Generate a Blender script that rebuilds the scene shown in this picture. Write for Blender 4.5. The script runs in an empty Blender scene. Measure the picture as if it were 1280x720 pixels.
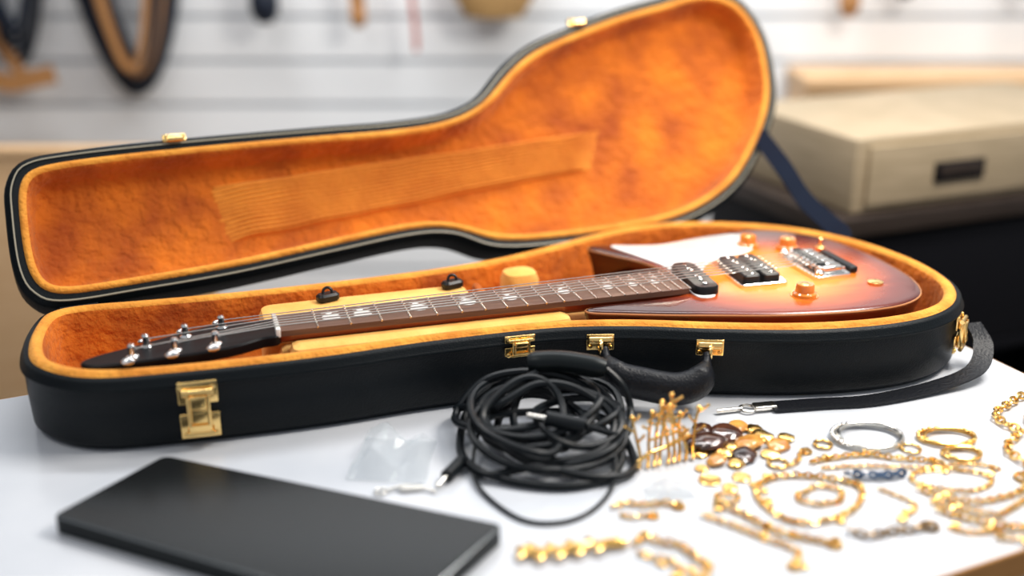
import bpy, bmesh, math, random
from mathutils import Vector, Matrix, noise
random.seed(7)
D=bpy.data
TZ=0.75
# ------------------------------------------------------------ materials
def newmat(name):
    m=D.materials.new(name); m.use_nodes=True
    nt=m.node_tree; b=nt.nodes['Principled BSDF']
    return m,nt,b
def mat(name,col,rough=.5,metal=0,bump=0,bscale=200,var=None,vscale=8,coat=0,spec=None,sheen=0,detail=4,stretch=None,trans=0,ior=None,alpha=1,bdist=.004,bdetail=3):
    m,nt,b=newmat(name)
    b.inputs['Base Color'].default_value=(*col,1)
    b.inputs['Roughness'].default_value=rough
    b.inputs['Metallic'].default_value=metal
    if coat: b.inputs['Coat Weight'].default_value=coat; b.inputs['Coat Roughness'].default_value=.04
    if spec is not None: b.inputs['Specular IOR Level'].default_value=spec
    if sheen:
        b.inputs['Sheen Weight'].default_value=sheen; b.inputs['Sheen Roughness'].default_value=.4
        b.inputs['Sheen Tint'].default_value=(1,.6,.25,1)
    if trans: b.inputs['Transmission Weight'].default_value=trans
    if ior: b.inputs['IOR'].default_value=ior
    b.inputs['Alpha'].default_value=alpha
    tc=nt.nodes.new('ShaderNodeTexCoord'); src=tc.outputs['Object']
    if stretch:
        mp=nt.nodes.new('ShaderNodeMapping'); mp.inputs['Scale'].default_value=stretch
        nt.links.new(src,mp.inputs['Vector']); src=mp.outputs['Vector']
    if var:
        n=nt.nodes.new('ShaderNodeTexNoise'); n.inputs['Scale'].default_value=vscale; n.inputs['Detail'].default_value=detail
        r=nt.nodes.new('ShaderNodeValToRGB')
        r.color_ramp.elements[0].position=.3; r.color_ramp.elements[1].position=.7
        r.color_ramp.elements[0].color=(*var,1); r.color_ramp.elements[1].color=(*col,1)
        nt.links.new(src,n.inputs['Vector']); nt.links.new(n.outputs['Fac'],r.inputs['Fac']); nt.links.new(r.outputs['Color'],b.inputs['Base Color'])
    if bump:
        n2=nt.nodes.new('ShaderNodeTexNoise'); n2.inputs['Scale'].default_value=bscale; n2.inputs['Detail'].default_value=bdetail
        bp=nt.nodes.new('ShaderNodeBump'); bp.inputs['Strength'].default_value=bump; bp.inputs['Distance'].default_value=bdist
        nt.links.new(src,n2.inputs['Vector']); nt.links.new(n2.outputs['Fac'],bp.inputs['Height']); nt.links.new(bp.outputs['Normal'],b.inputs['Normal'])
    return m
M={}
M['tolex']=mat('black_tolex',(.0040,.0062,.008),.40,bump=.25,bscale=500,spec=.15)
M['piping']=mat('rim_piping',(.30,.27,.20),.4)
M['plush']=mat('orange_plush',(.70,.170,.005),.95,bump=1.0,bscale=70,bdist=.010,bdetail=8,var=(.33,.056,.002),vscale=12,sheen=.30,detail=10)
M['lip']=mat('golden_plush_lip',(.82,.36,.045),.9,bump=.6,bscale=120,bdist=.006,var=(.60,.20,.016),vscale=18,sheen=.3,detail=8)
M['pocket']=mat('pleated_plush',(.78,.29,.030),.9,bump=.5,bscale=100,var=(.56,.155,.010),vscale=12,sheen=.3)
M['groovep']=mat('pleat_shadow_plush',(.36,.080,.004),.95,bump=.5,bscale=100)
M['pad']=mat('yellow_plush_pad',(.95,.56,.17),.9,bump=.4,bscale=90,var=(.82,.40,.08),vscale=16,sheen=.3)
M['gold']=mat('polished_gold',(1.0,.68,.26),.18,1)
M['jewel_gold']=mat('jewellery_gold',(1.0,.66,.24),.22,1,var=(.84,.47,.12),vscale=40)
M['dark_gold']=mat('antique_gold',(.35,.22,.10),.35,1)
M['silver']=mat('polished_silver',(.86,.82,.75),.2,1)
M['chrome']=mat('chrome',(.85,.84,.82),.12,1)
M['black']=mat('black_plastic',(.008,.008,.009),.35,spec=.3)
M['rubber']=mat('black_rubber_cable',(.004,.006,.008),.36,spec=.25)
M['leather']=mat('black_leather',(.006,.007,.010),.42,bump=.3,bscale=250,spec=.25)
M['headstock']=mat('black_lacquer',(.004,.004,.005),.38,spec=.16)
M['rosewood']=mat('rosewood_fretboard',(.16,.075,.042),.5,var=(.085,.036,.022),vscale=60,stretch=(.2,3,3))
M['neckwood']=mat('red_neck_wood',(.25,.05,.02),.25,coat=.6)
M['pearl']=mat('pearl_white',(.90,.88,.84),.2,var=(.80,.80,.80),vscale=30,coat=.4)
M['cream']=mat('body_edge_binding',(.46,.20,.075),.3)
M['amber']=mat('amber_knob',(.75,.22,.02),.12,coat=1)
M['stone']=mat('amber_stone',(.78,.40,.09),.16,coat=.8,var=(.42,.16,.03),vscale=50)
M['brownstone']=mat('brown_agate',(.10,.035,.018),.14,coat=.8,var=(.02,.010,.008),vscale=60)
M['laptop']=mat('graphite_laptop_lid',(.020,.022,.023),.24,metal=.6,bump=.03,bscale=900,spec=.4)
M['laptop_side']=mat('graphite_laptop_side',(.006,.009,.010),.35,metal=.3,spec=.3)
M['laptop_edge']=mat('polished_chamfer',(.30,.32,.33),.25,metal=1)
M['table']=mat('white_laminate',(.62,.635,.67),.20,var=(.50,.53,.58),vscale=4)
M['wood']=mat('oak_wood',(.72,.48,.27),.5,var=(.62,.38,.19),vscale=10,stretch=(1,1,12))
M['edgewood']=mat('table_edge_wood',(.62,.30,.09),.4,var=(.50,.22,.06),vscale=12,stretch=(1,1,10))
M['boxwood']=mat('drawer_plywood',(.44,.34,.22),.5,var=(.35,.27,.165),vscale=10,stretch=(1,1,10))
M['darkwood']=mat('dark_walnut',(.040,.028,.022),.45,var=(.025,.017,.013),vscale=10,stretch=(1,1,10),spec=.25)
M['blackwood']=mat('black_cabinet',(.004,.004,.006),.6,spec=.15)
M['slat']=mat('white_slatwall_melamine',(.88,.90,.92),.45)
M['groove']=mat('slat_groove_aluminium',(.58,.62,.66),.5)
M['floor']=mat('floor_grey',(.12,.11,.105),.5,var=(.09,.08,.075),vscale=3)
M['blockwall']=mat('grey_light_block_wall',(.30,.30,.32),.8)
M['tanleather']=mat('tan_leather',(.42,.20,.07),.5,bump=.2)
M['navy']=mat('navy_webbing',(.006,.010,.022),.8,spec=.1)
M['bluebelt']=mat('dark_blue_leather',(.010,.015,.028),.5,spec=.3)
M['wicker']=mat('tan_wicker',(.55,.33,.12),.7,bump=.6,bscale=80,var=(.35,.2,.08),vscale=60)
M['redcord']=mat('red_cord',(.45,.10,.07),.6)
M['clear']=mat('clear_plastic',(.62,.68,.72),.04,alpha=.20,spec=1.0)
M['bluestone']=mat('blue_enamel',(.015,.05,.12),.25,coat=.6)
M['steel']=mat('fret_nickel',(.75,.72,.66),.25,1)
def sunburst():
    m,nt,b=newmat('sunburst_lacquer')
    tc=nt.nodes.new('ShaderNodeTexCoord'); mp=nt.nodes.new('ShaderNodeMapping')
    mp.inputs['Location'].default_value=(-.815*4.5,.0,0); mp.inputs['Scale'].default_value=(4.5,4.8,0)
    ln=nt.nodes.new('ShaderNodeVectorMath'); ln.operation='LENGTH'
    r=nt.nodes.new('ShaderNodeValToRGB'); cr=r.color_ramp
    cr.elements[0].position=0; cr.elements[0].color=(.92,.38,.05,1)
    cr.elements[1].position=1.0; cr.elements[1].color=(.045,.006,.003,1)
    for p,c in((.40,(.84,.27,.025,1)),(.62,(.48,.08,.008,1)),(.80,(.16,.016,.004,1))):
        e=cr.elements.new(p); e.color=c
    nt.links.new(tc.outputs['Object'],mp.inputs['Vector']); nt.links.new(mp.outputs['Vector'],ln.inputs[0])
    n=nt.nodes.new('ShaderNodeTexNoise'); n.inputs['Scale'].default_value=14
    mp2=nt.nodes.new('ShaderNodeMapping'); mp2.inputs['Scale'].default_value=(.4,4,1)
    nt.links.new(tc.outputs['Object'],mp2.inputs['Vector']); nt.links.new(mp2.outputs['Vector'],n.inputs['Vector'])
    ad=nt.nodes.new('ShaderNodeMath'); ad.operation='MULTIPLY_ADD'; ad.inputs[1].default_value=.14
    sb=nt.nodes.new('ShaderNodeMath'); sb.operation='SUBTRACT'; sb.inputs[1].default_value=.07
    nt.links.new(n.outputs['Fac'],ad.inputs[0]); nt.links.new(ln.outputs['Value'],ad.inputs[2]); nt.links.new(ad.outputs[0],sb.inputs[0])
    nt.links.new(sb.outputs[0],r.inputs['Fac']); nt.links.new(r.outputs['Color'],b.inputs['Base Color'])
    b.inputs['Roughness'].default_value=.25; b.inputs['Coat Weight'].default_value=.4; b.inputs['Coat Roughness'].default_value=.06
    return m
M['burst']=sunburst()
# ------------------------------------------------------------ helpers
def link(o,parent=None):
    bpy.context.scene.collection.objects.link(o)
    if parent is not None: o.parent=parent
    return o
def empty(name,mw=None):
    o=D.objects.new(name,None); o.empty_display_size=.05; link(o)
    if mw is not None: o.matrix_world=mw
    return o
def mesh(name,V,F,mats,mi=None,parent=None,smooth=True,mw=None,auto=None):
    me=D.meshes.new(name); me.from_pydata([tuple(v) for v in V],[],F); me.validate()
    for m in mats: me.materials.append(M[m])
    if mi:
        for p,i in zip(me.polygons,mi): p.material_index=i
    for p in me.polygons: p.use_smooth=smooth
    bm=bmesh.new(); bm.from_mesh(me); bmesh.ops.recalc_face_normals(bm,faces=bm.faces)
    if auto:
        for e in bm.edges:
            if len(e.link_faces)==2 and e.calc_face_angle(0)>math.radians(auto): e.smooth=False
    bm.to_mesh(me); bm.free()
    o=D.objects.new(name,me); link(o,parent)
    if mw is not None: o.matrix_local=mw
    return o
class B:
    def __init__(s): s.V=[];s.F=[];s.I=[]
    def add(s,V,F,i=0,mw=None):
        n=len(s.V)
        s.V+= [ (mw@Vector(v)) if mw is not None else Vector(v) for v in V]
        s.F+=[tuple(n+k for k in f) for f in F]
        s.I+=[i]*len(F) if isinstance(i,int) else list(i)
    def make(s,name,mats,parent=None,smooth=True,auto=40,mw=None): return mesh(name,s.V,s.F,mats,s.I,parent,smooth,mw,auto)
def cat(P,closed=True,n=8):
    P=[Vector(p) for p in P]; N=len(P); out=[]
    for i in range(N if closed else N-1):
        if closed: a,b,c,d=P[i-1],P[i],P[(i+1)%N],P[(i+2)%N]
        else: a,b,c,d=P[max(i-1,0)],P[i],P[i+1],P[min(i+2,N-1)]
        for k in range(n):
            t=k/n
            out.append(.5*((2*b)+(c-a)*t+(2*a-5*b+4*c-d)*t*t+(3*b-a-3*c+d)*t**3))
    if not closed: out.append(P[-1])
    return out
def resample(P,n,closed=True):
    Q=P+[P[0]] if closed else P
    L=[0]
    for a,b in zip(Q,Q[1:]): L.append(L[-1]+(b-a).length)
    out=[];j=0
    m=n if closed else n-1
    for i in range(n):
        t=L[-1]*i/m
        while j<len(L)-2 and L[j+1]<t: j+=1
        d=L[j+1]-L[j]; out.append(Q[j].lerp(Q[j+1],(t-L[j])/d if d>0 else 0))
    return out
def area(P): return .5*sum(P[i-1].x*P[i].y-P[i].x*P[i-1].y for i in range(len(P)))
def ccw(P): return P if area(P)>0 else P[::-1]
def inset(P,d,sm=2):
    N=len(P);o=[]
    for i in range(N):
        t=(P[(i+1)%N]-P[i-1]); t=Vector((t.x,t.y)).normalized()
        o.append(Vector((P[i].x-t.y*d,P[i].y+t.x*d)))
    if abs(d)>.012:
        for _ in range(int(abs(d)*400)):
            o=[o[i]*.5+(o[i-1]+o[(i+1)%N])*.25 for i in range(N)]
    return o
def shell(P,prof,capb=0,capt=0):
    N=len(P);V=[];F=[];I=[]
    for d,z,m in prof:
        for q in inset(P,d): V.append(Vector((q.x,q.y,z)))
    for k in range(len(prof)-1):
        for i in range(N):
            j=(i+1)%N
            F.append((k*N+i,k*N+j,(k+1)*N+j,(k+1)*N+i)); I.append(prof[k][2])
    F.append(tuple(range(N))[::-1]); I.append(capb)
    k=len(prof)-1
    F.append(tuple(k*N+i for i in range(N))); I.append(capt)
    return V,F,I
def box(sx,sy,sz,bev=.1):
    bm=bmesh.new(); bmesh.ops.create_cube(bm,size=1)
    for v in bm.verts: v.co=Vector((v.co.x*sx,v.co.y*sy,v.co.z*sz))
    if bev>0: bmesh.ops.bevel(bm,geom=list(bm.edges),offset=min(sx,sy,sz)*bev,segments=3,profile=.5,affect='EDGES')
    V=[v.co.copy() for v in bm.verts]; F=[tuple(v.index for v in f.verts) for f in bm.faces]; bm.free(); return V,F
def lathe(prof,n=24):
    V=[];F=[]
    for r,z in prof:
        for i in range(n):
            a=2*math.pi*i/n; V.append(Vector((r*math.cos(a),r*math.sin(a),z)))
    for k in range(len(prof)-1):
        for i in range(n):
            j=(i+1)%n; F.append((k*n+i,k*n+j,(k+1)*n+j,(k+1)*n+i))
    F.append(tuple(range(n))[::-1]); F.append(tuple((len(prof)-1)*n+i for i in range(n)))
    return V,F
def torus(R,r,n=20,m=8,sy=1.0):
    V=[];F=[]
    for i in range(n):
        a=2*math.pi*i/n
        for j in range(m):
            b=2*math.pi*j/m; V.append(Vector(((R+r*math.cos(b))*math.cos(a),(R*sy+r*math.cos(b))*math.sin(a),r*math.sin(b))))
    for i in range(n):
        for j in range(m):
            F.append((i*m+j,((i+1)%n)*m+j,((i+1)%n)*m+(j+1)%m,i*m+(j+1)%m))
    return V,F
def tube(P,r,closed=False,n=10,flat=1.0):
    P=[Vector(p) for p in P]; N=len(P);V=[];F=[]
    up=Vector((0,0,1)); 
    for i in range(N):
        a=P[i-1] if (i>0 or closed) else P[i]; b=P[(i+1)%N] if (i<N-1 or closed) else P[i]
        t=(b-a).normalized()
        s=t.cross(up)
        if s.length<.05: s=t.cross(Vector((0,1,0)))
        s.normalize(); u=s.cross(t).normalized()
        rr=r(i/(N-1)) if callable(r) else r
        for j in range(n):
            an=2*math.pi*j/n; V.append(P[i]+s*math.cos(an)*rr+u*math.sin(an)*rr*flat)
    for i in range(N if closed else N-1):
        for j in range(n):
            F.append((i*n+j,((i+1)%N)*n+j,((i+1)%N)*n+(j+1)%n,i*n+(j+1)%n))
    if not closed:
        F.append(tuple(range(n))[::-1]); F.append(tuple((N-1)*n+j for j in range(n)))
    return V,F
def ribbon(P,w,th,wd=None):
    P=[Vector(p) for p in P]; N=len(P);V=[];F=[]
    for i in range(N):
        t=(P[min(i+1,N-1)]-P[max(i-1,0)]).normalized()
        s=(wd - t*wd.dot(t)).normalized() if wd is not None else t.cross(Vector((0,0,1))).normalized()
        u=s.cross(t).normalized()
        for a,b in((-1,-1),(1,-1),(1,1),(-1,1)): V.append(P[i]+s*a*w/2+u*b*th/2)
    for i in range(N-1):
        for j in range(4): F.append((i*4+j,(i+1)*4+j,(i+1)*4+(j+1)%4,i*4+(j+1)%4))
    F.append((3,2,1,0)); F.append(tuple((N-1)*4+j for j in range(4)))
    return V,F
def T(x,y,z,rz=0,rx=0,ry=0): return Matrix.Translation((x,y,z))@Matrix.Rotation(rz,4,'Z')@Matrix.Rotation(rx,4,'X')@Matrix.Rotation(ry,4,'Y')
def frame(o,x,y,z): 
    m=Matrix.Identity(4)
    for i,v in enumerate((x,y,z,o)):
        for k in range(3): m[k][i]=v[k]
    return m
# ------------------------------------------------------------ guitar case
tray_pts=[(-.630,1.375),(-.612,1.29),(-.575,1.222),(-.50,1.186),(-.40,1.200),(-.233,1.247),(-.10,1.297),(.05,1.340),(.16,1.347),(.26,1.338),(.378,1.335),(.487,1.352),(.57,1.39),(.622,1.45),(.640,1.53),(.615,1.63),(.55,1.73),(.45,1.80),(.31,1.825),(.20,1.80),(.12,1.745),(.03,1.670),(-.05,1.615),(-.165,1.560),(-.35,1.493),(-.50,1.450),(-.585,1.430),(-.622,1.408)]
tray=ccw(resample(cat(tray_pts),260))
case=empty('guitar_case')
prof=[(.03,0,0),(.010,.002,0),(.002,.012,0),(0,.05,0),(0,.079,0),(-.003,.081,1),(-.004,.083,1),(-.003,.085,0),(-.001,.087,0),(0,.0925,0),(.003,.0955,0),(.008,.096,2),(.009,.098,2),(.013,.1015,2),(.019,.101,2),(.023,.096,3),(.025,.08,3),(.028,.035,3),(.036,.020,3),(.05,.016,3)]
V,F,I=shell(tray,prof,0,3)
mesh('tray',V,F,['tolex','tolex','lip','plush'],I,case,auto=60)
# lid
al=math.radians(36); ang=math.atan2(.41,.93)
dS=Vector((math.cos(ang),math.sin(ang),0)); hB=Vector((-math.sin(ang),math.cos(ang),0))
dT=hB*math.sin(al)+Vector((0,0,math.cos(al))); dN=-hB*math.cos(al)+Vector((0,0,math.sin(al)))
LO=Vector((-.62,1.42,.095))+hB*.006
LM=frame(LO,dS,dT,dN)
lid_pts=[(-.046,.14),(-.046,.06),(-.030,.018),(.01,-.002),(.12,.000),(.25,.006),(.40,.020),(.52,.030),(.585,.024),(.645,-.004),(.72,-.014),(.85,-.016),(.97,-.010),(1.06,.012),(1.14,.055),(1.212,.127),(1.262,.2),(1.284,.281),(1.285,.355),(1.255,.42),(1.18,.450),(1.089,.432),(.99,.412),(.899,.386),(.80,.352),(.735,.310),(.68,.262),(.62,.240),(.53,.233),(.415,.234),(.209,.234),(.05,.230),(-.015,.220),(-.040,.188)]
lid=ccw(resample(cat(lid_pts),300))
prof=[(.045,-.078,0),(.02,-.075,0),(.006,-.064,0),(0,-.045,0),(0,-.006,0),(.002,0,0),(.008,.002,1),(.0085,.004,1),(.0105,.004,0),(.011,.002,0),(.018,.002,2),(.019,.004,2),(.023,.006,2),(.028,.003,3),(.031,-.006,3),(.034,-.030,3),(.040,-.045,3),(.052,-.052,3)]
V,F,I=shell(lid,prof,0,3)
mesh('lid',V,F,['tolex','piping','lip','plush'],I,case,mw=LM,auto=60)
# ribbed pleat patch in lid
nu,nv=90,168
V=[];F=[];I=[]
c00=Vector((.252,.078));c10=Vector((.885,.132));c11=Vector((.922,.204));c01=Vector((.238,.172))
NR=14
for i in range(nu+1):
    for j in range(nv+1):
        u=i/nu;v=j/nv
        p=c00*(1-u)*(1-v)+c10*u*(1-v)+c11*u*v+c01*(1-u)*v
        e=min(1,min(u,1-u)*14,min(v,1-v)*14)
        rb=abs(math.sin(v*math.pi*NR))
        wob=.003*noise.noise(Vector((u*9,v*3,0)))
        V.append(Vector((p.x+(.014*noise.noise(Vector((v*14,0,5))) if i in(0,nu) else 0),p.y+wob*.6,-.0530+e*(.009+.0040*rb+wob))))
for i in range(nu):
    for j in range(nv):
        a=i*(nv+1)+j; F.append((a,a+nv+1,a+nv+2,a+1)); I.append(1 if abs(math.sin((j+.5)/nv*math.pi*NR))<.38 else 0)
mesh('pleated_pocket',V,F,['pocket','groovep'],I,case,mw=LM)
# interior padding
GO=Vector((1.358*-.297,1.358*.955,0)); gx=Vector((.955,.297,0)).normalized(); gy=Vector((-gx.y,gx.x,0))
GM=frame(GO,gx,gy,Vector((0,0,1)))
def rrect(x0,x1,y0,y1,r,n=6):
    P=[]
    for cx,cy,a0 in((x1-r,y1-r,0),(x0+r,y1-r,90),(x0+r,y0+r,180),(x1-r,y0+r,270)):
        for k in range(n+1):
            a=math.radians(a0+90*k/n); P.append(Vector((cx+r*math.cos(a),cy+r*math.sin(a))))
    return P
def slab(P,z0,z1,r,i=0):
    V,F,I=shell(P,[(r*.6,z0,0),(0,z0+r*.6,0),(0,z1-r,0),(r*.3,z1-r*.3,0),(r,z1,0)],0,0); return V,F,[i]*len(F)
pb=B()
pb.add(*slab(rrect(.092,.385,.026,.112,.02),.016,.1000,.013))
pb.add(*slab(rrect(.118,.49,-.064,-.025,.012),.016,.0985,.012))
pb.add(*slab(rrect(.110,.60,-.03,.04,.01),.016,.070,.010))
pb.add(*slab(rrect(.450,.505,.115,.165,.02),.016,.100,.014))
pb.make('neck_rest_pad',['pad'],case,mw=GM)
pb=B()
pb.add(*slab(rrect(.402,.414,.03,.135,.005),.016,.088,.005))
pb.make('compartment_divider',['plush'],case,mw=GM)
bp=ccw(resample(cat([(.955,.02),(.94,.12),(.88,.17),(.80,.18),(.70,.15),(.62,.12),(.59,.05),(.61,-.06),(.70,-.105),(.85,-.115),(.93,-.07)]),80))
V,F,I=shell(bp,[(.01,.015,0),(0,.02,0),(0,.040,0),(.008,.047,0)],0,0)
mesh('body_padding',V,F,['plush'],I,case,mw=GM)
# hardware on the tray wall
def wall(xy):
    i=min(range(len(tray)),key=lambda k:(tray[k]-Vector(xy)).length)
    t=(tray[(i+2)%len(tray)]-tray[i-2]).normalized()
    nrm=Vector((t.y,-t.x,0)); return Vector((tray[i].x,tray[i].y,0)),Vector((t.x,t.y,0)),nrm
def wframe(xy,z):
    o,t,n=wall(xy); return frame(o+Vector((0,0,z)),t,n,Vector((0,0,1)))
def cyl(r,h,n=16,b=.1): return lathe([(r*(1-b),-h/2),(r,-h/2+r*b),(r,h/2-r*b),(r*(1-b),h/2)],n)
RX=Matrix.Rotation(math.radians(90),4,'X'); RY=Matrix.Rotation(math.radians(90),4,'Y')
def latch(name,xy,z,w,h):
    fm=wframe(xy,z); b=B()
    b.add(*box(w,.003,h*.36,.3),0,fm@T(0,.002,h*.28))
    b.add(*box(w*1.0,.003,h*.40,.3),0,fm@T(0,.002,-h*.26))
    b.add(*box(w*.60,.008,h*.62,.3),0,fm@T(0,.008,-h*.04))
    b.add(*box(w*.40,.005,h*.22,.3),0,fm@T(0,.012,h*.16))
    b.add(*cyl(h*.055,w*.8),0,fm@T(0,.008,h*.30)@RY)
    b.add(*cyl(h*.05,w*.7),0,fm@T(0,.010,-h*.36)@RY)
    b.add(*tube([(-w*.22,.012,h*.28),(-w*.22,.014,-h*.2),(w*.22,.014,-h*.2),(w*.22,.012,h*.28)],.0015),0,fm)
    for sx in(-1,1):
        for sz in(.36,-.40):
            b.add(*lathe([(.003,0),(.003,.001),(.0015,.002)],10),0,fm@T(sx*w*.38,.0035,h*sz)@Matrix.Rotation(math.radians(-90),4,'X'))
    b.make(name,['gold'],case)
latch('latch_1',(-.372,1.207),.050,.046,.080)
latch('latch_2',(.013,1.330),.080,.040,.030)
latch('latch_3',(.622,1.44),.055,.030,.062)
b=B()
for s_,t_ in((.195,.234),(.902,.387)):
    b.add(*box(.034,.012,.006,.3),0,T(s_,t_-.001,.002)); b.add(*box(.020,.010,.010,.3),0,T(s_,t_-.003,.006)); b.add(*cyl(.004,.022),0,T(s_,t_-.006,.010)@RY)
b.make('lid_catches',['gold'],case,mw=LM)
b=B()
for s_ in(.03,.90):
    b.add(*cyl(.005,.05),0,T(s_,-.006,.0)@RY)
b.make('hinges',['tolex'],case,mw=LM)
# handle
m1=wframe((.118,1.345),.078); m2=wframe((.262,1.338),.074)
b=B()
for mm in(m1,m2):
    b.add(*box(.036,.004,.022,.3),0,mm@T(0,.002,0)); b.add(*torus(.009,.0025),0,mm@T(0,.008,-.004)@RY)
    b.add(*cyl(.005,.030),0,mm@T(0,.006,.004)@RY)
    for sx in(-1,1): b.add(*lathe([(.003,0),(.002,.002)],8),0,mm@T(sx*.013,.004,-.006)@Matrix.Rotation(math.radians(-90),4,'X'))
b.make('handle_mounts',['gold'],case)
a0=m1@Vector((0.004,.012,-.006)); a3=m2@Vector((-.004,.012,-.006))
hp=cat([a0,a0+Vector((.004,-.014,-.012)),a0+Vector((.016,-.030,-.026)),a0+Vector((.045,-.036,-.032)),a3+Vector((-.045,-.036,-.032)),a3+Vector((-.016,-.030,-.026)),a3+Vector((-.004,-.014,-.012)),a3],False,8)
b=B(); b.add(*tube(hp,lambda t:.006+.0115*min(1,max(0,(min(t,1-t)-.10)*8)),n=16,flat=1.25))
b.make('handle',['leather'],case)
# lid stay strap (right rear)
sp=cat([LO+dS*1.205+dT*.150+dN*-.005,Vector((.470,1.895,.175)),Vector((.500,1.850,.130)),Vector((.530,1.790,.105)),Vector((.540,1.755,.098)),Vector((.535,1.725,.085))],False,10)
b=B(); b.add(*ribbon(sp,.030,.004,Vector((.5,.5,.6)))); b.make('lid_stay',['navy'],case)
# shoulder strap
sp=cat([(.644,1.455,.060),(.650,1.425,.040),(.628,1.390,.018),(.56,1.358,.007),(.47,1.325,.004),(.40,1.315,.004),(.335,1.305,.004)],False,10)
b=B(); b.add(*ribbon(sp,.026,.003)); 
b.add(*box(.03,.016,.006,.3),1,T(.325,1.303,.006,.2)); b.add(*torus(.010,.002),1,T(.303,1.300,.004)); b.add(*tube([(.295,1.299,.004),(.262,1.290,.005)],.003),1)
b.make('shoulder_strap',['leather','silver'],case)
# ------------------------------------------------------------ electric guitar
gt=empty('electric_guitar',GM)
body=[(1.008,-.02),(1.004,.06),(.980,.140),(.925,.190),(.865,.203),(.785,.196),(.725,.178),(.680,.182),(.640,.200),(.615,.203),(.606,.188),(.630,.150),(.660,.105),(.674,.060),(.672,.030),(.660,-.035),(.635,-.046),(.590,-.048),(.535,-.047),(.508,-.054),(.512,-.067),(.545,-.081),(.60,-.102),(.66,-.122),(.735,-.146),(.80,-.160),(.87,-.168),(.93,-.162),(.975,-.135),(1.000,-.085)]
bo=ccw(resample(cat(body),240))
V,F,I=shell(bo,[(.016,.047,0),(.012,.055,0),(.006,.080,0),(0,.098,0),(0,.1005,0),(.0012,.1035,0),(.004,.1050,0),(.009,.106,0)],0,0)
mesh('body',V,F,['burst'],I,gt,auto=50)
b=B()
b.add(*tube([Vector((q.x,q.y,.1020)) for q in inset(bo,.0008)],.0014,True,6)); b.make('binding',['cream'],gt)
NC=-.008
V=[];F=[]; secs=24
for k in range(secs+1):
    u=k/secs; a=.105+(.70-.105)*u; w=.026+(.0365-.026)*u; dp=.020+.006*u
    for j in range(9):
        th=math.pi*j/8; V.append(Vector((a,NC+w*math.cos(th),.1065-dp*math.sin(th)*.9)))
for k in range(secs):
    for j in range(8): F.append((k*9+j,(k+1)*9+j,(k+1)*9+j+1,k*9+j+1))
    F.append((k*9,k*9+8,(k+1)*9+8,(k+1)*9))
F.append(tuple(range(9))); F.append(tuple(secs*9+j for j in range(9)))
mesh('neck',V,F,['neckwood'],None,gt,auto=50)
P=[Vector(p) for p in((.105,NC-.0285),(.664,NC-.0385),(.664,NC+.0385),(.105,NC+.0285))]
b=B(); b.add([(p.x,p.y,z) for z in(.106,.1135) for p in P],[(0,3,2,1),(4,5,6,7),(0,1,5,4),(1,2,6,5),(2,3,7,6),(3,0,4,7)],0)
SC=.79
def fw(a): return .0285+(.0385-.0285)*(a-.105)/.559
for n in range(1,22):
    a=.111+SC*(1-2**(-n/12)); b.add(*tube([(a,NC-fw(a),.1137),(a,NC+fw(a),.1137)],.0014,n=8),1)
fr=[.111+SC*(1-2**(-n/12)) for n in range(0,22)]
for n in(2,3,5,7,9,12,15,17,19):
    a=(fr[n]+fr[n-1])/2; s=min(.012,(fr[n]-fr[n-1])*.36)
    V,F=lathe([(s,0),(s,.0006)],20); b.add([(v.x,v.y*.9,v.z) for v in V],F,2,T(a,NC,.1134))
    V,F=lathe([(s*.4,0),(s*.3,.0007)],8); b.add(V,F,2,T(a-.001,NC+s*1.4,.1134))
b.add(*box(.006,.058,.012,.2),3,T(.106,NC,.111))
b.make('fretboard',['rosewood','steel','pearl','pearl'],gt,smooth=True,auto=30)
hs=ccw(resample(cat([(.108,NC-.026),(.085,NC-.032),(.055,-.052),(.02,-.058),(-.03,-.058),(-.070,-.058),(-.098,-.056),(-.120,-.050),(-.128,-.036),(-.110,-.022),(-.075,-.010),(-.03,.008),(.02,.026),(.060,.028),(.085,NC+.030),(.108,NC+.026)]),120))
HM=Matrix.Translation((.108,0,.109))@Matrix.Rotation(math.radians(-1.6),4,'Y')@Matrix.Translation((-.108,0,0))
V,F,I=shell(hs,[(.002,-.014,0),(0,-.012,0),(0,-.002,0),(.002,0,0)],0,0)
mesh('headstock',V,F,['headstock'],I,gt,mw=HM,auto=40)
tun=[(.040,.012),(-.005,-.002),(-.052,-.018),(.030,-.040),(-.018,-.043),(-.068,-.045)]
b=B()
for i,(a,p) in enumerate(tun):
    b.add(*lathe([(.0075,0),(.0075,.002),(.0045,.004),(.0038,.013),(.0048,.015),(.003,.018)],16),0,T(a,p,0))
    sg=1 if i<3 else -1; ln=.032 if i<3 else .020; zz=-.006 if i<3 else .006
    b.add(*tube([(a,p+sg*.008,zz),(a-.004,p+sg*ln,zz)],.002),0)
    V,F=lathe([(.002,-.005),(.007,-.003),(.0085,0),(.007,.003),(.002,.005)],14); b.add([(v.x,v.y*.55,v.z) for v in V],F,0,T(a-.004,p+sg*(ln+.004),zz)@RX)
b.make('tuners',['chrome'],gt,mw=HM)
b=B()
for i in range(6):
    o=NC+(i-2.5)*.0086; ob=NC+(i-2.5)*.0108+.006
    order=[3,4,5,2,1,0]; tn=HM@Vector((tun[order[i]][0],tun[order[i]][1],.011))
    b.add(*tube([tn,(.106,o,.1185),(.886,ob,.1245)],.0007+.00012*(5-i)*.6,n=6),0)
b.make('strings',['steel'],gt)
pg=ccw(resample(cat([(.640,.182),(.662,.120),(.680,.062),(.674,.0),(.668,-.045),(.672,-.068),(.692,-.068),(.706,-.04),(.712,.0),(.735,.050),(.775,.078),(.827,.092),(.862,.125),(.868,.165),(.845,.182),(.79,.178),(.72,.166),(.68,.172)]),120))
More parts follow.
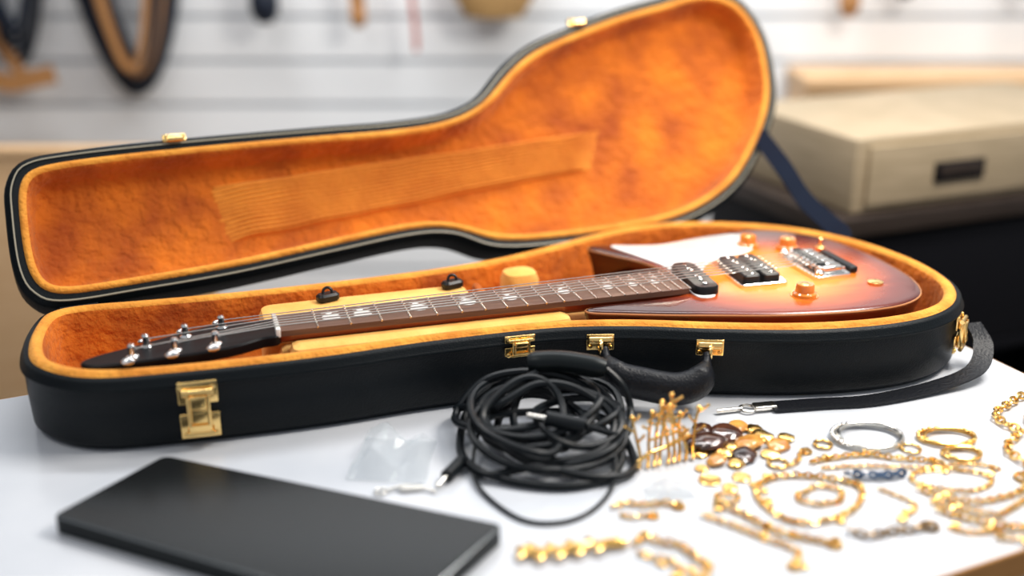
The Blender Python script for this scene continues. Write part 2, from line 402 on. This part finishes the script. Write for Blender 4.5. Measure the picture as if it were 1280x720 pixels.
V,F,I=shell(pg,[(0,.1060,0),(0,.1072,0),(.001,.1080,0)],0,0); mesh('pickguard',V,F,['pearl'],I,gt,auto=40)
b=B()
V,F,I=shell(rrect(-.018,.018,-.056,.056,.014),[(0,0,0),(0,.009,0),(.002,.0115,0)],0,0); b.add(V,F,0,T(.690,-.008,.1075,-.08))
for i in range(6): b.add(*lathe([(.0032,0),(.0032,.0125),(.002,.0135)],10),1,T(.690+(i-2.5)*.0013,-.008+(i-2.5)*.0155,.1075))
V,F,I=shell(rrect(-.036,.036,-.055,.055,.005),[(0,0,0),(0,.004,0),(.001,.005,0)],0,0); b.add(V,F,1,T(.782,.004,.1058,-.06))
for dx in(-.015,.015):
    V,F,I=shell(rrect(dx-.013,dx+.013,-.046,.046,.005),[(0,0,0),(0,.010,0),(.002,.012,0)],0,0); b.add(V,F,0,T(.782,.004,.1085,-.06))
    for i in range(6): b.add(*lathe([(.003,0),(.003,.0125),(.002,.0135)],10),1,T(.782+dx,.004+(i-2.5)*.0145,.1085))
b.make('pickups',['black','chrome'],gt,auto=40)
b=B()
V,F,I=shell(rrect(-.030,.028,-.052,.058,.005),[(0,0,0),(0,.005,0),(.0015,.0065,0)],0,0); b.add(V,F,0,T(.890,.0,.1055))
for i in range(6):
    b.add(*box(.030,.012,.010,.15),0,T(.892,NC+(i-2.5)*.0150+.008,.1165)); b.add(*cyl(.003,.012),0,T(.874,NC+(i-2.5)*.0150+.008,.119)@RX)
    b.add(*lathe([(.0028,0),(.0028,.004)],8),0,T(.912,NC+(i-2.5)*.0150+.008,.1135))
for y in(-.046,.052): b.add(*lathe([(.006,0),(.006,.006),(.003,.009)],14),0,T(.868,y,.1105))
b.add(*box(.014,.085,.010,.3),1,T(.930,.003,.111)); b.add(*box(.012,.075,.004,.3),1,T(.880,.004,.1225))
b.make('bridge',['chrome','black'],gt,auto=40)
b=B()
kn=[(0.0165,0),(.0165,.003),(.013,.005),(.0125,.014),(.0115,.016),(.004,.0155)]
for a,p in((.845,.122),(.897,.092),(.812,-.100)):
    b.add(*lathe([(.019,0),(.019,.0015)],24),1,T(a,p,.1058)); b.add(*lathe(kn,24),0,T(a,p,.1073)); b.add(*lathe([(.007,0),(.005,.0012)],16),1,T(a,p,.1228))
b.add(*lathe([(.008,0),(.008,.004),(.004,.006),(.002,.014),(.0035,.017),(.001,.019)],14),1,T(.945,.075,.1058))
b.add(*lathe([(.011,0),(.011,.003),(.006,.005)],18),1,T(.935,-.085,.1055))
b.make('control_knobs',['amber','gold'],gt,auto=40)
for a,p in((.186,.090),(.362,.090)):
    b=B()
    V,F,I=shell(rrect(-.016,.016,-.009,.009,.007),[(.002,.001,0),(0,.003,0),(0,.009,0),(.003,.012,0)],0,0); b.add(V,F,0,T(0,0,0,.3)); b.add(*torus(.006,.002),0,T(0,0,.0135,0,1.2))
    b.make('string_winder',['black','silver'],None,mw=GM@T(a,p,.0995))
# ------------------------------------------------------------ laptop
lp=[Vector(p) for p in((-.400,1.146),(-.480,1.014),(-.100,.843),(-.008,.998))]
def roundpoly(P,r,n=5):
    o=[];N=len(P)
    for i in range(N):
        a=(P[i-1]-P[i]).normalized();c=(P[(i+1)%N]-P[i]).normalized()
        for k in range(n+1):
            t=k/n; o.append(P[i]+a*r*(1-t)**2+c*r*t**2)
    return o
lo=ccw(roundpoly(lp,.012))
b=B()
V,F,I=shell(lo,[(.004,0,0),(.0,.002,0),(0,.0105,0),(.0015,.012,0)],0,0); b.add(V,F,1)
V,F,I=shell(lo,[(.0015,.0125,1),(0,.0135,1),(0,.0185,1),(.0005,.0198,2),(.0018,.0206,0),(.003,.0207,0)],0,0); b.add(V,F,I)
b.make('laptop',['laptop','laptop_side','laptop_edge'],None,auto=40)
# ------------------------------------------------------------ cable
b=B(); pts=[]
turns=9
for k in range(turns*36):
    t=k/36; a=2*math.pi*t
    rx=.066+.018*math.sin(t*2.1)+.014*math.sin(t*5.3)+.012*noise.noise(Vector((t*2.5,0,0))); ry=.058+.020*math.cos(t*1.7)+.014*noise.noise(Vector((0,t*3,4)))
    cx=.045+.022*math.sin(t*1.3+1); cy=1.205+.016*math.cos(t*2.7)
    y=ry*math.sin(a); z=.006+.0036*t+max(0,(y+.07))*.22+.009*math.sin(a*1+t*3)
    pts.append(Vector((cx+rx*math.cos(a),cy+y,max(.005,z))))
b.add(*tube(pts,.0048,n=8))
c2=cat([(.125,1.20,.030),(.128,1.16,.012),(.11,1.12,.006),(.06,1.10,.006),(.0,1.11,.007),(-.045,1.14,.008),(-.062,1.19,.010),(-.05,1.26,.03),(.0,1.285,.055),(.03,1.275,.066)],False,8)
b.add(*tube(c2,.0050,n=8))
c3=cat([(-.06,1.17,.006),(-.03,1.12,.010),(.03,1.125,.016),(.09,1.11,.012),(.135,1.13,.006),(.14,1.18,.010),(.10,1.25,.05),(.04,1.262,.072),(-.03,1.27,.060),(-.068,1.235,.03),(-.055,1.20,.03),(.0,1.17,.04),(.06,1.19,.045)],False,8)
b.add(*tube(c3,.0050,n=8))
c4=cat([(-.050,1.292,.012),(-.068,1.268,.020),(-.062,1.240,.035),(-.02,1.215,.050),(.03,1.24,.066),(.08,1.235,.062),(.12,1.20,.04),(.10,1.15,.022),(.03,1.135,.020),(-.02,1.17,.034),(-.03,1.22,.05),(.03,1.255,.075)],False,8)
b.add(*tube(c4,.0052,n=8))
b.add(*tube(cat([(.02,1.268,.082),(.06,1.265,.085),(.115,1.255,.080)],False,6),lambda t:.011+.003*min(1,6*min(t,1-t)),n=16),1)
b.add(*tube(cat([(.115,1.255,.080),(.135,1.245,.062),(.145,1.235,.035),(.138,1.20,.02)],False,6),.0045,n=8))
b.add(*tube(cat([(-.01,1.26,.05),(-.035,1.21,.03),(-.045,1.15,.010),(-.034,1.095,.004),(.008,1.038,.003),(.050,1.030,.003),(.087,1.055,.003),(.115,1.11,.006),(.118,1.17,.025),(.10,1.21,.04)],False,8),.0024,n=8))
b.add(*tube([(.04,1.172,.054),(.085,1.160,.050)],.0095,n=14)); b.add(*tube([(.085,1.160,.050),(.125,1.175,.03)],.004,n=8)); b.add(*tube([(.04,1.172,.054),(.018,1.178,.055)],.0035,n=10),2)
b.add(*tube([(-.058,1.150,.010),(-.074,1.118,.0085)],.0078,n=14)); b.add(*tube([(-.074,1.118,.0085),(-.083,1.100,.006)],.0032,n=10),2)
b.make('instrument_cable',['rubber','laptop_side','silver'],None)
# ------------------------------------------------------------ jewellery
def chainlinks(b,P,L=.008,r=.0011,i=0,z=.003,asp=.65,closed=False):
    P=[Vector((p[0],p[1],p[2] if len(p)>2 else z)) for p in P]
    Q=cat(P,closed,10); tot=sum((Q[k+1]-Q[k]).length for k in range(len(Q)-1)); n=max(3,int(tot/(L*.72)))
    R=resample(Q,n,closed)
    Vt,Ft=torus(L*.5,r,12,6,asp)
    for k in range(n):
        t=(R[(k+1)%n]-R[k-1]) if 0<k<n-1 or closed else ((R[1]-R[0]) if k==0 else (R[-1]-R[-2]))
        an=math.atan2(t.y,t.x)
        b.add(Vt,Ft,i,Matrix.Translation(R[k]+Vector((0,0,random.uniform(0,.001))))@Matrix.Rotation(an,4,'Z')@Matrix.Rotation((.9 if k%2 else -.3)+random.uniform(-.3,.3),4,'X'))
def ringpts(cx,cy,rx,ry,n=14,rot=0,j=0):
    o=[]
    for k in range(n):
        a=2*math.pi*k/n; x=rx*math.cos(a)+random.uniform(-j,j); y=ry*math.sin(a)+random.uniform(-j,j)
        o.append((cx+x*math.cos(rot)-y*math.sin(rot),cy+x*math.sin(rot)+y*math.cos(rot)))
    return o
def necklace(name,P,L=.008,r=.0011,m='jewel_gold',closed=False,z=None,charms=0):
    k=.92; L*=k; r*=k*.85
    P=[(p[0]+random.uniform(-.0015,.0015),p[1]+random.uniform(-.0015,.0015)) for p in P]
    b=B(); chainlinks(b,P,L,r,0,(z if z else L*.5*.65*.8+r),closed=closed)
    if not closed and L>.006:
        e=Vector(P[-1][:2]); b.add(*torus(L*.8,r*1.1,14,6),0,T(e.x,e.y,r*1.3))
    for q in range(charms):
        p=random.choice(P); a=random.uniform(0,6.28); ex,ey=p[0]+.011*math.cos(a),p[1]+.009*math.sin(a)
        V,F=lathe([(.0006,-.0055),(.0035,-.002),(.0045,.001),(.003,.004),(.0008,.0055)],12); b.add([(v.x,v.y*.5,v.z) for v in V],F,0,T(ex,ey,.0026,a)@RX)
        b.add(*torus(.003,.0008,12,6),0,T((p[0]+ex)/2,(p[1]+ey)/2,.003,0,.5))
    return b.make(name,[m])
necklace('gold_chain_bracelet',ringpts(.500,1.121,.046,.024,14,0,.001),.008,.0014,closed=True,charms=3)
necklace('gold_necklace',[(.352,1.160),(.38,1.172),(.42,1.178),(.45,1.170),(.485,1.166),(.50,1.16)],.009,.0018,charms=3)
necklace('gold_necklace',[(.36,1.145),(.40,1.152),(.44,1.150),(.49,1.150),(.53,1.156),(.56,1.150)],.007,.0012)
necklace('gold_curb_chain',[(.668,1.335),(.644,1.310),(.618,1.290),(.612,1.265),(.625,1.235),(.60,1.205),(.592,1.18),(.60,1.15),(.585,1.125)],.015,.0024,'jewel_gold')
necklace('gold_curb_chain',[(.69,1.31),(.66,1.285),(.645,1.25),(.655,1.21),(.635,1.17),(.63,1.13)],.014,.0022)
necklace('gold_necklace',[(.274,1.103),(.30,1.125),(.331,1.128),(.37,1.118),(.390,1.100),(.375,1.065),(.350,1.040),(.315,1.028),(.289,1.040),(.272,1.070)],.010,.0019,closed=True,charms=6)
necklace('gold_necklace',[(.225,1.066),(.245,1.050),(.27,1.018),(.300,1.000),(.33,.990)],.010,.0020,charms=4)
necklace('gold_necklace',[(.205,1.045),(.235,1.022),(.26,1.000),(.29,.975),(.28,.95)],.009,.0017,charms=3)
necklace('antique_gold_bracelet',[(.355,1.010),(.371,1.004),(.395,1.012),(.422,1.016),(.442,1.024)],.012,.0022,'dark_gold')
necklace('gold_chain_bracelet',ringpts(.342,1.085,.026,.018,12,.3,.002),.009,.0016,closed=True)
for nm,P,L in(('gold_necklace',[(.455,1.098),(.475,1.082),(.51,1.072),(.55,1.085),(.58,1.105)],.010),
              ('gold_necklace',[(.462,1.055),(.480,1.040),(.505,1.028),(.53,1.018),(.56,1.025),(.585,1.04)],.012),
              ('gold_necklace',[(.46,1.070),(.49,1.060),(.52,1.045),(.545,1.060),(.57,1.080),(.60,1.085)],.009),
              ('gold_necklace',[(.505,1.000),(.53,.996),(.555,1.005)],.010),
              ('gold_necklace',[(.41,1.098),(.425,1.085),(.44,1.07),(.435,1.055),(.42,1.045)],.007),
              ('gold_necklace',[(.46,1.020),(.475,1.010),(.495,1.012),(.51,1.018)],.008),
              ('gold_necklace',[(.585,1.06),(.60,1.07),(.63,1.09),(.62,1.11)],.011)):
    necklace(nm,P,L,L*.19,charms=2)
def bangle(name,cx,cy,R,r,m,tilt=0,sy=1,double=False,beads=0,z=None):
    b=B(); b.add(*torus(R,r,48,8,sy),0,T(cx,cy,(z or r+.001),0,tilt))
    if double: b.add(*torus(R*.93,r,48,8,sy),0,T(cx+.003,cy-.002,r*2.6,.2,tilt+.03))
    for k in range(beads):
        a=2*math.pi*k/beads; V,F=lathe([(.0008,-.002),(.0026,-.001),(.0030,0),(.0026,.001),(.0008,.002)],8); b.add(V,F,0,T(cx+R*math.cos(a),cy+R*sy*math.sin(a),r*2.4))
    b.make(name,[m])
bangle('silver_bracelet',.433,1.222,.042,.0028,'silver',0,.80,True,36)
bangle('gold_bangle',.530,1.222,.034,.0024,'jewel_gold',0,.62,True,22)
bangle('gold_bangle',.532,1.180,.022,.0022,'jewel_gold',0,.7,True)
bangle('gold_ring',.478,1.195,.011,.0018,'jewel_gold')
bangle('gold_ring',.310,1.158,.011,.0022,'jewel_gold',.0)
bangle('gold_ring',.375,1.205,.010,.0020,'jewel_gold',.0)
b=B(); chainlinks(b,[(.385,1.128),(.40,1.126),(.42,1.125),(.445,1.130)],.010,.0025,0,.0055); b.make('blue_enamel_bracelet',['bluestone'])
b=B()
b.add(*tube(cat([(.145,1.150,.008),(.16,1.158,.016),(.18,1.170,.018),(.210,1.185,.026)],False,6),.0028),0)
for k in range(9):
    x=.148+.0080*k+random.uniform(-.002,.002); h=.022+.034*random.random()
    y=1.160+.0030*k
    dxx=random.uniform(-.016,.014)
    P=cat([(x,y-.016,.003),(x+.002,y-.004,.014),(x+dxx*.4,y+.004,.022+h*.4),(x+dxx,y+.012,.022+h)],False,6)
    b.add(*tube(P,lambda t:.0024-.0008*t,n=7),0)
    b.add(*lathe([(.0005,-.0035),(.003,-.002),(.0038,0),(.003,.002),(.0005,.0035)],10),0,Matrix.Translation(P[-1]))
    for q,sg in((10,1),(13,-1),(16,1)):
        e=P[q]+Vector((sg*random.uniform(.007,.013),0,random.uniform(.002,.010)))
        b.add(*tube([P[q],e],.0016,n=6),0); b.add(*lathe([(.0005,-.0025),(.0024,0),(.0005,.0025)],8),0,Matrix.Translation(e))
b.make('gold_branch_hair_ornament',['jewel_gold'])
b=B()
def pebble(b,x,y,z,sx,sy,sz,i,rz=0,rx=0):
    bm=bmesh.new(); bmesh.ops.create_icosphere(bm,subdivisions=3,radius=1)
    sd=random.random()*50
    for v in bm.verts:
        k=1+.25*noise.noise(v.co*1.5+Vector((sd,0,0))); v.co=Vector((v.co.x*sx*k,v.co.y*sy*k,v.co.z*sz*k))
    V=[v.co.copy() for v in bm.verts];F=[tuple(v.index for v in f.verts) for f in bm.faces]; bm.free()
    b.add(V,F,i,T(x,y,z,rz,rx))
for x,y,sx,i in((.232,1.205,.028,1),(.262,1.228,.022,1),(.238,1.240,.018,1),(.285,1.205,.021,0),(.305,1.225,.015,2),(.240,1.165,.015,0),(.262,1.158,.012,2),(.275,1.175,.018,1),(.252,1.185,.014,2),(.280,1.250,.016,0),(.30,1.245,.012,2),(.320,1.20,.016,0),(.305,1.18,.012,2),(.225,1.182,.010,2),(.262,1.200,.011,2),(.335,1.222,.011,2)):
    pebble(b,x,y,sx*.28,sx,sx*.8,sx*.28,i,random.uniform(0,3),random.uniform(-.2,.2))
b.make('amber_gemstones',['stone','brownstone','jewel_gold'])
for x,y,R in((.225,1.122,.013),(.262,1.128,.011),(.245,1.105,.009),(.220,1.148,.008)):
    b=B(); b.add(*lathe([(R*.95,0),(R,.0005),(R,.002),(R*.9,.0025),(R*.85,.002)],24),0,T(x,y,.0005)); b.make('gold_coin',['jewel_gold'])
b=B()
P=cat([(.004,.975,.006),(.03,.968,.007),(.06,.975,.007),(.09,.983,.007),(.118,.988,.006)],False,6)
b.add(*tube(P,lambda t:.0030+.0025*abs(math.sin(t*9)),n=10),0)
for k in range(9):
    p=P[2+k*2]; sg=1 if k%2 else -1
    V,F=lathe([(.0006,-.010),(.004,-.004),(.005,0),(.003,.006),(.0006,.010)],10); b.add([(v.x,v.y*.4,v.z) for v in V],F,0,Matrix.Translation(p+Vector((0,sg*.007,.001)))@Matrix.Rotation(.5*sg,4,'Z')@RX)
b.make('gold_leaf_brooch',['jewel_gold'])
necklace('gold_chain_bracelet',[(.128,.990),(.14,1.000),(.155,.992),(.171,.985),(.185,.965),(.196,.944),(.18,.925)],.011,.0021,charms=4)
necklace('gold_chain_bracelet',[(.13,.970),(.145,.962),(.158,.960),(.165,.945),(.16,.93)],.009,.0017,charms=2)
necklace('gold_earring',[(.112,1.062),(.125,1.068),(.145,1.064),(.165,1.068),(.180,1.064)],.009,.0018)
necklace('gold_earring',[(.120,1.045),(.130,1.040),(.15,1.046)],.008,.0016)
necklace('gold_earring',ringpts(.238,1.080,.012,.009,8),.007,.0014,closed=True)
necklace('gold_earring',[(.325,1.155),(.335,1.165),(.342,1.18),(.350,1.19)],.009,.0018)
# clear plastic pouches
def pouch(name,cx,cy,w,d,h,rot,seed=0):
    V=[];F=[];n=9
    for s in(0,1):
        for i in range(n+1):
            for j in range(n+1):
                u=i/n;v=j/n; e=(math.sin(math.pi*u)*math.sin(math.pi*v))**.22 if 0<i<n and 0<j<n else 0
                z=(.001 if s==0 else .0018+h*e*(.75+1.2*noise.noise(Vector((u*3.1,v*3.0,seed)))+.25*v))
                V.append((w*(u-.5)+.004*noise.noise(Vector((u*3,v*3,seed+3))),d*(v-.5),max(.0015,z) if s else z))
    N=(n+1)**2
    for s in(0,1):
        for i in range(n):
            for j in range(n):
                a=s*N+i*(n+1)+j; F.append((a,a+n+1,a+n+2,a+1))
    return mesh(name,V,F,['clear'],None,None,False,mw=T(cx,cy,0,rot))
pouch('clear_plastic_pouch',-.140,1.170,.090,.105,.034,-.12,1.5)
pouch('clear_plastic_pouch',.175,1.092,.055,.028,.010,.1,7)
b=B(); b.add(*box(.026,.008,.004,.3),0,T(-.112,1.100,.004,.2)); b.add(*tube(cat([(-.14,1.096,.003),(-.12,1.104,.004),(-.098,1.101,.004),(-.085,1.093,.003)],False,5),.0018),0); b.add(*torus(.006,.0014),0,T(-.146,1.094,.003))
b.make('silver_keychain_clip',['silver'])
# ------------------------------------------------------------ table
tb=empty('work_table')
tp=[Vector((.50,1.885)),Vector((-1.15,1.115)),Vector((-.80,.365)),Vector((.841,1.131))]
to=ccw(roundpoly(tp,.015,4))
V,F,I=shell(to,[(.0,-.034,0),(0,-.002,0),(.001,-.0004,0),(.0025,-.0001,1)],0,1)
mesh('top',V,F,['edgewood','table'],I,tb,smooth=False)
b=B()
cen=sum(tp,Vector((0,0)))/4
for q in tp:
    c_=q.lerp(cen,.12); b.add(*box(.05,.05,.716,.1),0,T(c_.x,c_.y,-.034-.358,.43))
b.make('legs',['blackwood'],tb)
# ------------------------------------------------------------ room
def plane(name,x0,x1,y0,y1,z,m): return mesh(name,[(x0,y0,z),(x1,y0,z),(x1,y1,z),(x0,y1,z)],[(0,1,2,3)],[m],None,None,False)
plane('floor',-3.5,4.2,-1.5,3.42,-TZ,'floor')
WY=3.30; pitch=.128; z=-TZ
V=[];F=[];I=[]
yz=[]
while z<1.9:
    yz+= [(WY,z+.006,1),(WY,z+pitch-.006,0),(WY+.012,z+pitch-.006,1),(WY+.012,z+pitch+.006,1)]
    z+=pitch
for y,zz,m in yz: V+=[(-3.5,y,zz),(4.2,y,zz)]
for k in range(len(yz)-1):
    F.append((2*k,2*k+1,2*k+3,2*k+2)); I.append(0 if k%4==0 else 1)
n=len(V); V+=[(-3.5,WY+.1,-TZ),(4.2,WY+.1,-TZ),(-3.5,WY+.1,z),(4.2,WY+.1,z)]; F.append((n,n+1,n+3,n+2)); I.append(0)
mesh('wall_back',V,F,['slat','groove'],I,None,False)
b=B(); b.add(*box(.08,4.8,2.65,.01),0,T(-3.46,.90,-TZ+1.325)); b.make('light_block_wall_left',['blockwall'],None)  # out-of-view wall, added to block world light and darken the left side
b=B(); b.add(*box(2.3,.035,.80,.02),0,T(-1.88,2.6,-TZ+.40)); b.add(*box(2.32,.05,.022,.1),0,T(-1.88,2.6,.040))
for x in(-2.9,-1.9,-.85): b.add(*box(.05,.22,.03,.1),0,T(x,2.6,-TZ+.015))
b.make('wooden_partition',['wood'],None,auto=30)
b=B(); b.add(*box(2.7,.22,.85,.01),0,T(2.16,3.18,-TZ+.425)); b.add(*box(2.72,.235,.035,.1),0,T(2.16,3.175,.118)); b.make('oak_wall_counter',['wood'],None,auto=30)
RZ=math.radians(22.5); C=Vector((.690,2.2))
dx=Vector((math.cos(RZ),math.sin(RZ)));dy=Vector((-dx.y,dx.x))
def CM(u,v,z): p=C+dx*u+dy*v; return T(p.x,p.y,z,RZ)
b=B()
b.add(*box(1.10,.50,.040,.05),0,CM(.49,.22,-.020))
b.add(*box(.03,.46,.71,.05),1,CM(-.03,.22,-.395)); b.add(*box(.03,.46,.71,.05),1,CM(1.01,.22,-.395)); b.add(*box(1.04,.02,.71,.05),1,CM(.49,.44,-.395))
b.add(*box(1.04,.44,.03,.05),1,CM(.49,.22,-.36)); b.add(*box(1.04,.44,.03,.05),1,CM(.49,.22,-.70)); b.add(*box(1.01,.02,.28,.05),1,CM(.49,.01,-.20))
b.make('dark_cabinet',['darkwood','blackwood'],None,auto=30)
b=B()
b.add(*box(.80,.42,.155,.03),0,CM(.40,.21,.0785))
b.add(*box(.76,.014,.122,.08),0,CM(.41,-.003,.078))
b.add(*box(.130,.012,.042,.2),1,CM(.262,-.012,.072)); b.add(*box(.110,.006,.024,.2),2,CM(.262,-.018,.076))
b.make('wooden_drawer_box',['boxwood','blackwood','darkwood'],None,auto=30)
# hanging goods on the slatwall
def loopstrap(b,cx,zc,rx,rz,w,i,y=3.24,n=40,th=.006):
    P=[Vector((cx+rx*math.sin(2*math.pi*k/n)*(1-.25*math.cos(2*math.pi*k/n)),y+random.uniform(-.002,.002),zc-rz*math.cos(2*math.pi*k/n))) for k in range(n+1)]
    b.add(*ribbon(P,w,th,Vector((0,1,0))),i)
def peg(b,x,z,i=2): b.add(*tube([(x,WY,z),(x,3.17,z),(x,3.16,z+.02)],.005),i)
b=B()
for k in range(5): loopstrap(b,-1.43+.016*k,.50,.115-.014*k,.36-.03*k,.03,0,3.26-.03*k,th=.014)
b.add(*ribbon([(-1.50,3.2,.42),(-1.46,3.19,.28),(-1.40,3.2,.13),(-1.33,3.2,.11)],.03,.014,Vector((.3,0,1))),1)
b.add(*ribbon([(-1.54,3.2,.12),(-1.42,3.19,.10),(-1.30,3.2,.125)],.05,.014,Vector((0,0,1))),1); peg(b,-1.40,.84)
b.make('hanging_belts',['bluebelt','tanleather','silver'])
b=B()
for k in range(6): loopstrap(b,-1.09+.010*k,.46,.155-.016*k,.40-.022*k,.035,0 if k!=3 else 1,3.27-.024*k,th=.014)
loopstrap(b,-1.05,.52,.08,.37,.05,1,3.12,th=.012); peg(b,-1.06,.86)
b.make('hanging_belts',['bluebelt','tanleather','silver'])
def hang(name,x,z0,z1,w,m,th=.012):
    b=B(); P=cat([(x-.02,3.22,z1),(x-.012,3.2,(z0+z1)/2),(x+.008,3.2,z0+.06),(x+.01,3.2,z0)],False,6); b.add(*ribbon(P,w,th,Vector((1,0,0))),0)
    b.add(*lathe([(w*.3,-w*.9),(w*.55,-w*.5),(w*.6,0),(w*.45,w*.4)],14),0,T(x+.01,3.2,z0)); peg(b,x-.02,z1-.01,1); b.add(*torus(.018,.004),1,T(x-.02,3.21,z1,0,math.pi/2)); b.make(name,[m,'silver'])
hang('hanging_dark_pouch',-.70,.33,.75,.07,'bluebelt',.03)
hang('hanging_leather_strap',-.44,.29,.8,.040,'tanleather')
hang('hanging_red_tassel',-.28,.20,.8,.014,'redcord')
hang('hanging_leather_strap',.93,.33,.8,.050,'tanleather')
hang('hanging_dark_pouch',1.08,.39,.8,.06,'bluebelt')
hang('hanging_dark_pouch',1.40,.39,.8,.05,'bluebelt')
b=B(); V,F=lathe([(.01,-.16),(.08,-.15),(.115,-.09),(.125,0),(.12,.05),(.115,.05),(.115,0)],32); b.add([(v.x,v.y*.45,v.z) for v in V],F,0,T(-.05,3.2,.435))
b.add(*tube([(-.05+.11*math.cos(a),3.2,.48+.22*math.sin(a)) for a in [math.pi*k/20 for k in range(21)]],.007),0); peg(b,-.05,.70,1)
b.make('woven_basket_bag',['wicker','silver'])
# ------------------------------------------------------------ shift so floor is z=0
for o in list(bpy.context.scene.objects):
    if o.parent is None: o.location.z+=TZ
# ------------------------------------------------------------ lights
def alight(name,loc,tgt,sx,sy,p,col=(1,1,1)):
    l=D.lights.new(name,'AREA'); l.shape='RECTANGLE'; l.size=sx; l.size_y=sy; l.energy=p; l.color=col
    o=D.objects.new(name,l); link(o); o.location=loc; o.rotation_euler=(Vector(tgt)-Vector(loc)).to_track_quat('-Z','Y').to_euler()
alight('ceiling_light',(1.0,1.35,2.15),(.42,1.40,.75),.6,.5,31,(1,.94,.86))
alight('ceiling_light',(-1.1,.5,2.8),(-.1,1.5,.95),.9,.6,9,(1,.96,.91))
alight('wall_wash_light',(.2,2.3,3.0),(.2,3.3,1.2),3.0,.4,72,(1,1,1))
w=D.worlds.new('world'); bpy.context.scene.world=w; w.use_nodes=True
bg=w.node_tree.nodes['Background']; bg.inputs['Color'].default_value=(.88,.93,1,1); bg.inputs['Strength'].default_value=.42
# ------------------------------------------------------------ camera
cd=D.cameras.new('camera'); cam=D.objects.new('camera',cd); link(cam)
cam.location=(0,0,TZ+.642); cam.rotation_euler=(math.radians(70),0,0)
cd.sensor_width=36; cd.lens=36*1400/1280; cd.clip_start=.05
cd.dof.use_dof=True; cd.dof.focus_distance=1.48; cd.dof.aperture_fstop=1.0
bpy.context.scene.camera=cam
sc=bpy.context.scene
sc.view_settings.view_transform='Standard'; sc.view_settings.look='None'; sc.view_settings.exposure=0.08
